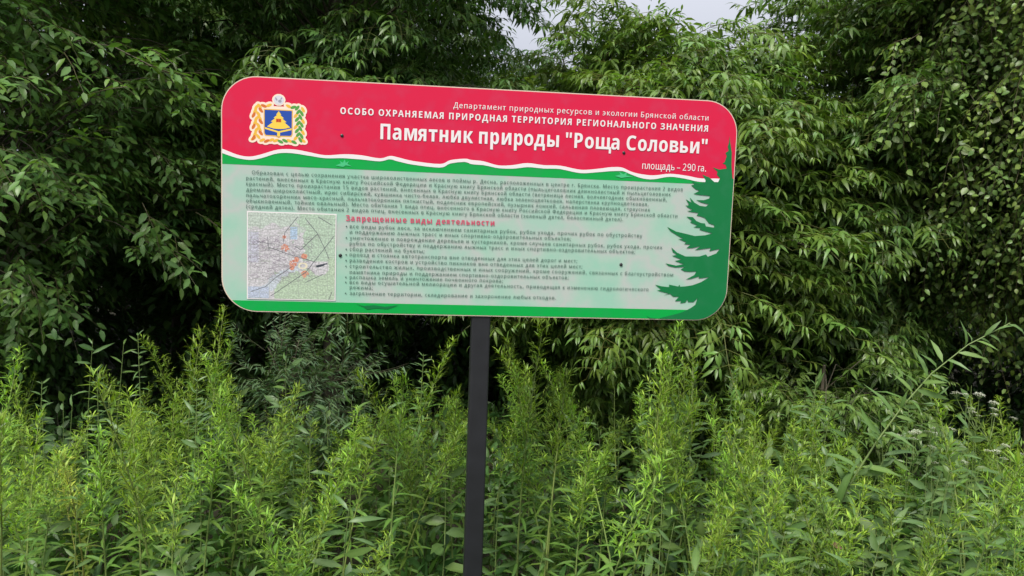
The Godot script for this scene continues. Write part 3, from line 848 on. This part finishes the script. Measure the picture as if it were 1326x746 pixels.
func build_trees() -> void:
	tree("broadleaf_bush", {"x": -3.0, "z": -4.35, "h": 4.6, "clear": 0.85, "r": 1.55, "kind": "broad", "tint": Color(1.5, 1.42, 1.25), "branches": 180, "twigs": 17, "single": 240, "trunk": 0.022}, "broad oval-leaved bush filling the left edge of the picture", "bush")
	tree("maple_tree", {"x": -1.22, "z": -5.3, "h": 6.0, "clear": 0.6, "r": 1.45, "kind": "maple", "tint": Color(1.2, 1.2, 1.15), "branches": 165, "twigs": 20, "single": 240, "trunk": 0.06}, "dark green ash-leaved tree behind the left half of the board", "tree")
	tree("maple_tree", {"x": 0.78, "z": -4.7, "h": 2.68, "clear": 0.55, "r": 1.08, "kind": "maple", "tint": Color(1.5, 1.3, 0.95), "branches": 145, "twigs": 23, "single": 240, "trunk": 0.04}, "low bright ash-leaved tree rising behind the right half of the board", "tree")
	tree("maple_tree", {"x": 2.12, "z": -4.7, "h": 3.2, "clear": 0.65, "r": 0.72, "kind": "maple", "tint": Color(1.25, 1.15, 1.0), "branches": 100, "twigs": 20, "single": 240, "trunk": 0.045}, "ash-leaved tree with pale drooping sprays just right of the board", "tree")
	tree("birch_tree", {"x": 2.98, "z": -4.3, "h": 5.0, "clear": 0.9, "r": 1.0, "lean": Vector3(-0.4, 0, 0.15), "kind": "birch", "tint": Color(1.5, 1.4, 1.3), "branches": 190, "twigs": 20, "single": 240, "trunk": 0.02}, "birch with small pale rounded leaves at the right edge", "tree")
	tree("poplar_tree", {"x": 4.4, "z": -8.2, "h": 9.0, "clear": 1.6, "r": 1.55, "kind": "poplar", "tint": Color(1, 1, 1), "branches": 150, "twigs": 15, "size": 1.4, "trunk": 0.1}, "dark round-leaved tree against the sky at the upper right", "tree")
	tree("olive_shrub", {"x": -1.02, "z": -3.6, "h": 0.88, "clear": 0.42, "r": 0.17, "kind": "olive", "tint": Color(1, 1, 1), "gloss": 0.55, "branches": 24, "twigs": 5, "single": 120, "size": 0.75, "trunk": 0.01, "rise": 0.6}, "grey-green narrow-leaved shrub below the board's lower left corner", "shrub")
	tree("elder_shrub", {"x": 1.6, "z": -3.8, "h": 0.95, "clear": 0.4, "r": 0.32, "kind": "elder", "tint": Color(1, 1, 1), "branches": 24, "twigs": 5, "single": 120, "size": 0.85, "trunk": 0.012, "rise": 0.5}, "bright green feather-leaved elder shrub rising from the weeds at right", "shrub")
	# the wood behind
	var far := [
		["leafy_tree", -5.4, -6.2, 7.0, 0.3, 1.9, "broad", "broad-leaved tree beyond the left edge bush"],
		["leafy_tree", -3.2, -7.4, 8.0, 0.6, 1.8, "maple", "tall tree in shade behind the left bush"],
		["leafy_tree", -1.7, -8.4, 7.5, 0.6, 1.5, "maple", "tall tree in shade behind the dark ash-leaved tree"],
		["leafy_tree", -5.6, -11.0, 9.0, 0.3, 2.4, "broad", "distant tree glimpsed through the left gap"],
		["leafy_tree", -2.6, -12.0, 9.0, 0.3, 2.3, "broad", "distant tree behind the board's left half"],
		["leafy_tree", 5.8, -6.0, 7.0, 0.3, 1.8, "birch", "birch beyond the right edge birch"],
		["leafy_tree", 7.0, -11.0, 9.0, 0.3, 2.4, "poplar", "distant round-leaved tree behind the right birch"],
		["leafy_tree", 3.3, -11.5, 3.9, 0.1, 1.9, "broad", "distant tree under the sky gap at right"],
		["leafy_shrub", 1.1, -7.0, 2.75, 0.1, 1.6, "broad", "shrub behind the low bright tree under the sky gap"],
		["leafy_shrub", 0.7, -10.0, 3.6, 0.1, 2.2, "maple", "distant shrub under the sky gap"],
		["leafy_shrub", 2.9, -6.4, 2.4, 0.1, 1.2, "broad", "shaded shrub between the ash-leaved tree and the birch"],
		["leafy_shrub", -2.1, -6.3, 2.0, 0.1, 1.1, "broad", "shaded shrub in the dark gap beside the board"],
		["leafy_shrub", -0.4, -6.6, 1.9, 0.1, 1.2, "broad", "shaded shrub behind the black post"],
		["leafy_shrub", 4.6, -5.9, 2.0, 0.1, 1.1, "broad", "shaded shrub under the right birch"],
		["leafy_shrub", -3.9, -5.6, 2.0, 0.1, 1.2, "broad", "shaded shrub under the left bush"],
		["leafy_shrub", -4.2, -8.8, 2.2, 0.1, 1.5, "broad", "distant shaded shrub low behind the left bush"],
	]
	for f in far:
		tree(f[0], {"x": f[1], "z": f[2], "h": f[3], "clear": f[4], "r": f[5], "kind": f[6], "tint": Color(1, 1, 1), "branches": int(45 + 7 * f[5] * f[3]), "twigs": 11, "size": 1.75, "trunk": 0.02 + 0.01 * f[3]}, f[7], "tree" if f[0] == "leafy_tree" else "shrub", "trees and shrubs of the wood behind")


func rod_basis(lean: Vector2, turn: float, h: float) -> Basis:
	return (Basis(Vector3.RIGHT, lean.x) * Basis(Vector3.BACK, lean.y) * Basis(Vector3.UP, turn)).scaled(Vector3(lerpf(1.0, h, 0.5), h, lerpf(1.0, h, 0.5)))


func place_rod(d: Dictionary, at: Vector3, h: float, turn: float, lean: Vector2, single: bool, set_of: Array, label: String, group: String) -> void:
	var o := thing("goldenrod_plant", at, label, "plant", group)
	o.transform = Transform3D(rod_basis(lean, turn, h), at)
	part("stem", d.stem, set_of[0], o)
	if single:
		for l in d.leaves: part("leaf", rod_leaf[l[1]], set_of[1], o, l[0])
	else:
		part("foliage", d.foliage, set_of[1], o).set_meta("kind", "stuff")
	part("flower_plume", d.plume, set_of[2], o)


# a herb whose leaves are parts of their own: path in world coordinates, spec: n, l, slim, t0, pairs, droop, rise, m (leaf material), stem_r
func herb(called: String, path: Array, spec: Dictionary, label: String, category := "plant", group := "") -> Node3D:
	var o := thing(called, path[0], label, category, group)
	var curve := Curve3D.new()
	for k in path.size():
		var before: Vector3 = path[maxi(k - 1, 0)]
		var after: Vector3 = path[mini(k + 1, path.size() - 1)]
		var t := (after - before) / 6.0
		curve.add_point(path[k] - path[0], -t, t)
	var total := curve.get_baked_length()
	var pts := []
	var rads := []
	for k in 11:
		pts.append(curve.sample_baked(total * k / 10.0) - (Vector3(0, 0.03, 0) if k == 0 else Vector3.ZERO))
		rads.append(spec.get("stem_r", 0.004) * (1.0 - 0.75 * k / 10.0))
	var b := MB.new()
	b.tube(pts, rads, 6, Color(0.17, 0.24, 0.075))
	part("stem", b.done(), spec.get("stem_m", mats.herb_stem), o)
	var shapes: Array = spec.shapes
	var turn := rf(0, TAU)
	for k in spec.n:
		var t := lerpf(spec.get("t0", 0.2), 1.0, (k + 0.5) / spec.n)
		turn += (PI / 2 if spec.get("pairs", false) else 2.4) + rf(-0.5, 0.5)
		if rng.randf() < 0.08: continue
		var at := curve.sample_baked(total * t)
		var dir := (curve.sample_baked(minf(total * t + 0.02, total)) - curve.sample_baked(total * t - 0.02)).normalized()
		var side := dir.cross(Vector3(sin(turn), 0.2, cos(turn))).normalized()
		for q in ([1.0, -1.0] if spec.get("pairs", false) else [1.0]):
			var d: Vector3 = (side * q + Vector3(rf(-0.25, 0.25), rf(-0.3, 0.15), rf(-0.25, 0.25)) + dir * (spec.get("rise", 0.6) * rf(0.6, 1.3) + 1.6 * maxf(0.0, t - 0.85) * 4.0)).normalized()
			var xf := along(at, d, Vector3(rf(-0.7, 0.7), 0.75, 0.8), rf(-0.7, 0.7))
			var sz: float = spec.l * rf(0.55, 1.15) * (1.0 - spec.get("taper", 0.5) * t)
			xf.basis = xf.basis.scaled_local(Vector3.ONE * sz)
			part("leaf", shapes[rng.randi() % shapes.size()], spec.m, o, xf)
	return o


func unit_leaves(slim: float, droop: float, col: Color) -> Array:
	var out := []
	for k in 4:
		var b := MB.new()
		b.leaf(Transform3D(), 1.0, slim * rf(0.85, 1.15), rf(0.1, 0.4), droop * rf(0.5, 1.4), vary(col, 0.18))
		out.append(b.done())
	return out


func zone(u: float) -> String:
	if u < 200: return "at the left edge"
	if u < 400: return "below the map end of the board"
	if u < 600: return "below the board, left of the post"
	if u < 780: return "just right of the post"
	if u < 950: return "below the fir end of the board"
	if u < 1140: return "right of the board"
	return "at the right edge"


func build_herbs() -> void:
	mats.herb_stem = leaf_material(Color(1, 1, 1), 0.5, 0.2)
	var sets := []
	for k in 7:
		var t := vary(Color(1.05, 1.03, 0.98), 0.17)
		sets.append([leaf_material(t, 0.5, 0.3), leaf_material(t, 0.45), leaf_material(Color(t.r * rf(0.8, 1.15), t.g, t.b), 0.5, 0.85)])
	# how far below eye level the bank's outline lies, as a slope, from left to right
	var rim := [[-100, 0.24], [45, 0.255], [60, 0.36], [130, 0.355], [150, 0.27], [200, 0.25], [245, 0.2], [290, 0.185], [320, 0.28], [400, 0.31], [480, 0.275], [520, 0.24], [590, 0.22], [640, 0.225], [690, 0.17], [750, 0.185], [900, 0.185], [950, 0.21], [1000, 0.265], [1100, 0.28], [1200, 0.30], [1250, 0.3], [1326, 0.25], [1500, 0.25]]
	var spots := []
	var tries := 0
	while spots.size() < 215 and tries < 8000:
		tries += 1
		var d := rf(1.85, 3.9)
		var px := rf(-0.74, 0.74)
		var p := Vector3(px * d, 0, -d)
		var ok := true
		for s in spots:
			if Vector2(p.x - s[0].x, p.z - s[0].z).length() < 0.085: ok = false; break
		if absf(px + 0.049) < 0.09 and d < 2.6: ok = false
		var u := px * 1000 + 663
		if not ok: continue
		var h := rf(0.74, 1.2)
		for j in rim.size() - 1:
			if u >= rim[j][0] and u < rim[j + 1][0]:
				h = minf(h, rf(0.78, 1.16) * (1.6 - lerpf(rim[j][1], rim[j + 1][1], (u - rim[j][0]) / (rim[j + 1][0] - rim[j][0])) * d))
		if h < 0.35: continue
		spots.append([p, h, u, d])
	spots.sort_custom(func(a, b): return a[3] < b[3])
	for k in spots.size():
		var s: Array = spots[k]
		if absf(s[2] - 614) < 135 and s[3] < 2.5:  # none stands between the path and the post
			s[0] *= (s[3] + 0.55) / s[3]
			s[3] += 0.55
		var lean := Vector2(rng.randfn() * 0.09, rng.randfn() * 0.12)
		if s[2] > 480 and s[2] < 740 and s[3] < 2.6: lean *= 0.15
		var which: Dictionary = rod[rng.randi() % rod.size()]
		var turn := rf(0, TAU)
		var mix: Array = sets[rng.randi() % sets.size()]
		for t in [0.5, 0.75, 1.0]:  # plants that would hang over the post stand behind it
			var q: Vector3 = s[0] + rod_basis(lean, turn, s[1]) * Vector3(which.sway.x * t * t, t, which.sway.z * t * t)
			if q.z > -2.45 and absf(q.x / -q.z + 0.045) < 0.085:
				s[0] *= (s[3] + 0.55) / s[3]
				s[3] += 0.55
				break
		var row := "front" if s[3] < 2.6 else "middle" if s[3] < 3.3 else "back"
		place_rod(which, s[0], s[1], turn, lean, k < 80, mix,
			"feathery goldenrod %s, in the %s rows" % [zone(s[2]), row], "goldenrods %s, %s rows" % [zone(s[2]), row])
	# taller and broader weeds among them
	var lance := unit_leaves(0.2, 0.65, Color(0.115, 0.21, 0.055))
	var ovate := unit_leaves(0.46, 0.4, Color(0.10, 0.175, 0.05))
	var lm := leaf_material(Color(1, 1, 1), 0.45)
	var pale := leaf_material(Color(1.2, 1.15, 1.1), 0.5)
	herb("arching_weed", [Vector3(0.98, 0, -2.6), Vector3(1.10, 0.42, -2.6), Vector3(1.2, 0.68, -2.62), Vector3(1.40, 1.03, -2.62), Vector3(1.56, 1.2, -2.6), Vector3(1.68, 1.28, -2.58)],
		{"n": 74, "l": 0.2, "shapes": lance, "m": pale, "stem_r": 0.0062, "t0": 0.3, "taper": 0.62, "rise": 0.6}, "tall weed arching to the right above the white flowers")
	for q in [[-1.74, -3.2, 0.86, "spiky nettle-like weed standing alone before the dark gap at left"], [-1.53, -3.2, 1.02, "tallest spiky nettle-like weed left of the board"], [-1.42, -3.3, 0.92, "thin spiky weed just left of the tall goldenrod under the board"], [-1.86, -2.9, 0.88, "spiky weed at the left edge before the bush"], [0.98, -3.3, 0.93, "spiky weed rising below the board's right corner"], [1.28, -3.1, 0.96, "pale spiky weed before the elder shrub"], [-0.42, -3.35, 0.95, "spiky weed just left of the black post"], [0.62, -3.2, 1.0, "spiky weed rising midway between the post and the fir end"], [1.75, -3.2, 0.86, "spiky weed behind the white flowers at right"], [-0.85, -3.0, 0.8, "spiky weed before the grey-green shrub"], [-1.2, -2.8, 0.93, "spiky weed below the board's lower left corner"]]:
		var bend := Vector3(rf(-0.05, 0.05), 0, rf(-0.04, 0.04))
		herb("spiky_weed", [Vector3(q[0], 0, q[1]), Vector3(q[0], q[2] * 0.5, q[1]) + bend, Vector3(q[0], q[2], q[1]) + bend * 1.6], {"n": 30, "l": 0.125, "shapes": lance, "m": lm, "stem_r": 0.004, "t0": 0.25, "taper": 0.72, "rise": 0.35, "pairs": true}, q[3], "plant", "spiky weeds above the goldenrod")
	var made := 0
	while made < 145:
		var d := rf(1.8, 3.4)
		var px := rf(-0.7, 0.7)
		if absf(px + 0.049) < 0.09 and d < 2.45: continue
		if made > 70 and px < 0.2: continue
		made += 1
		var p := Vector3(px * d, 0, -d)
		var h := rf(0.46, 0.8) + 0.14 * (d - 1.8)
		var tip := p + Vector3(rf(-0.14, 0.14), h, rf(-0.1, 0.1))
		if absf(tip.x / -tip.z + 0.049) < 0.07: tip.x = p.x
		herb("leafy_weed", [p, p.lerp(tip, 0.5) + Vector3(rf(-0.03, 0.03), 0.02, 0), tip], {"n": 17, "l": rf(0.1, 0.17) * (1.0 if made % 3 else 0.7), "shapes": lance if made % 3 else ovate, "m": lm, "stem_r": 0.0035, "t0": 0.25, "taper": 0.4, "rise": 0.45}, "low %s weed %s, among the goldenrod stems" % ["lance-leaved" if made % 3 else "oval-leaved", zone(px * 1000 + 663)], "plant", "leafy weeds at the bottom, %s" % zone(px * 1000 + 663))
	# two yellowing goldenrods
	var dry := [leaf_material(Color(1.5, 1.1, 1.0), 0.55, 0.3), leaf_material(Color(1.5, 1.12, 0.9), 0.55), leaf_material(Color(1.45, 1.08, 1.25), 0.55, 0.6)]
	place_rod(rod[2], Vector3(-1.42, 0, -2.5), 0.82, 1.0, Vector2(0.02, -0.08), true, dry, "yellowing goldenrod at the lower left", "")
	place_rod(rod[5], Vector3(-1.34, 0, -2.42), 0.68, 2.0, Vector2(-0.03, 0.1), true, dry, "shorter yellowing goldenrod leaning beside the other at lower left", "")
	build_umbels()
	# a dead leaf caught among the weeds
	var db := MB.new()
	db.leaf(Transform3D(), 0.034, 0.02, 0.45, 0.5, Color(0.26, 0.15, 0.085))
	db.tube([Vector3.ZERO, Vector3(0.002, -0.012, 0.004)], [0.0007, 0.0005], 4, Color(0.2, 0.12, 0.07))
	var dl := part("dead_leaf", db.done(), leaf_material(Color(1, 1, 1), 0.7, 0.3), self, along(Vector3(0.89, 0.725, -2.02), Vector3(1, 0.1, 0.3), Vector3(0, 1, 0.7)))
	tag(dl, "orange-brown dead leaf caught in the weeds at lower right", "leaf")
	# low growth under the weeds
	var list := []
	for k in 2600:
		var d := rf(1.5, 6.5)
		var p := Vector3(rf(-0.85, 0.85) * d, rf(0.0, 0.16), -d)
		var xf := along(p, Vector3(rng.randfn() * 0.6, 1, rng.randfn() * 0.6), Vector3(rng.randfn(), 0.2, rng.randfn()))
		xf.basis = xf.basis.scaled_local(Vector3.ONE * rf(0.7, 1.2))
		list.append([xf, vary(Color.WHITE, 0.2)])
	var low := Node3D.new()
	low.name = "ground_cover"
	add_child(low)
	tag(low, "low leafy growth covering the ground under the weeds", "ground cover", "", "stuff")
	for k in 4: scatter("low_leaves", twigs.broad[k], leaf_material(Color(0.95, 1.0, 0.9), 0.5), list.slice(k * 650, k * 650 + 650), low)


func build_umbels() -> void:
	var white := leaf_material(Color(1, 1, 1), 0.7, 0.5)
	var leafy := leaf_material(Color(1, 1, 1), 0.5)
	var feather := unit_leaves(0.3, 0.4, Color(0.10, 0.17, 0.045))
	var heads := []
	for k in 3:
		var b := MB.new()
		for r in 16:
			var a := r * 2.4
			var q := sqrt((r + 0.4) / 16.0) * 0.027
			var tip := Vector3(cos(a) * q, 0.036 + rf(-0.003, 0.003) - q * q * 14.0, sin(a) * q)
			b.tube([Vector3.ZERO, tip * 0.5 + Vector3(0, 0.002, 0), tip], [0.0007, 0.0006, 0.0005], 3, Color(0.18, 0.27, 0.08))
			for f in 9:
				var fa := rf(0, TAU)
				var fr := sqrt(rf(0, 1)) * 0.0068
				b.leaf(along(tip + Vector3(cos(fa) * fr, rf(-0.001, 0.002), sin(fa) * fr), Vector3(cos(fa), rf(0.1, 0.6), sin(fa))), 0.0042, 0.004, 0.1, 0.1, vary(Color(0.55, 0.58, 0.46), 0.1), false)
		heads.append(b.done())
	var where := [[1.83, -2.95, 0.955, "white umbel plant with the highest flower head at the right edge"], [1.92, -3.0, 0.90, "white umbel plant with a wide head at the right edge"], [1.70, -3.0, 0.82, "white umbel plant under the tip of the arching weed"], [1.60, -2.95, 0.80, "white umbel plant left of the right edge group"], [1.66, -2.8, 0.76, "low white umbel plant below the arching weed"], [1.85, -2.8, 0.80, "white umbel plant before the wide-headed one"]]
	for w in where:
		var base := Vector3(w[0], 0, w[1])
		var h: float = w[2]
		var o := herb("umbel_plant", [base, base + Vector3(rf(-0.02, 0.02), h * 0.5, 0), base + Vector3(rf(-0.03, 0.03), h - 0.14, rf(-0.02, 0.02))], {"n": 7, "l": 0.1, "shapes": feather, "m": leafy, "stem_r": 0.003, "t0": 0.2, "taper": 0.5}, w[3], "plant", "white umbel plants at the right")
		var from := Vector3(0, h - 0.15, 0)
		for k in 5:
			var a := k * 1.257 + rf(-0.4, 0.4)
			var out := 0.0 if k == 0 else rf(0.045, 0.085)
			var top := from + Vector3(cos(a) * out, rf(0.07, 0.12) + (0.02 if k == 0 else 0.0), sin(a) * out)
			var b := MB.new()
			b.tube([from, from.lerp(top, 0.6) + Vector3(0, -0.01, 0), top], [0.0015, 0.0012, 0.001], 4, Color(0.17, 0.25, 0.07))
			part("flower_stalk", b.done(), mats.herb_stem, o)
			part("flower_umbel", heads[k % 3], white, o, Transform3D(Basis(Vector3(cos(a), 0, -sin(a)), 0.15).scaled(Vector3.ONE * rf(0.45, 0.75)), top))
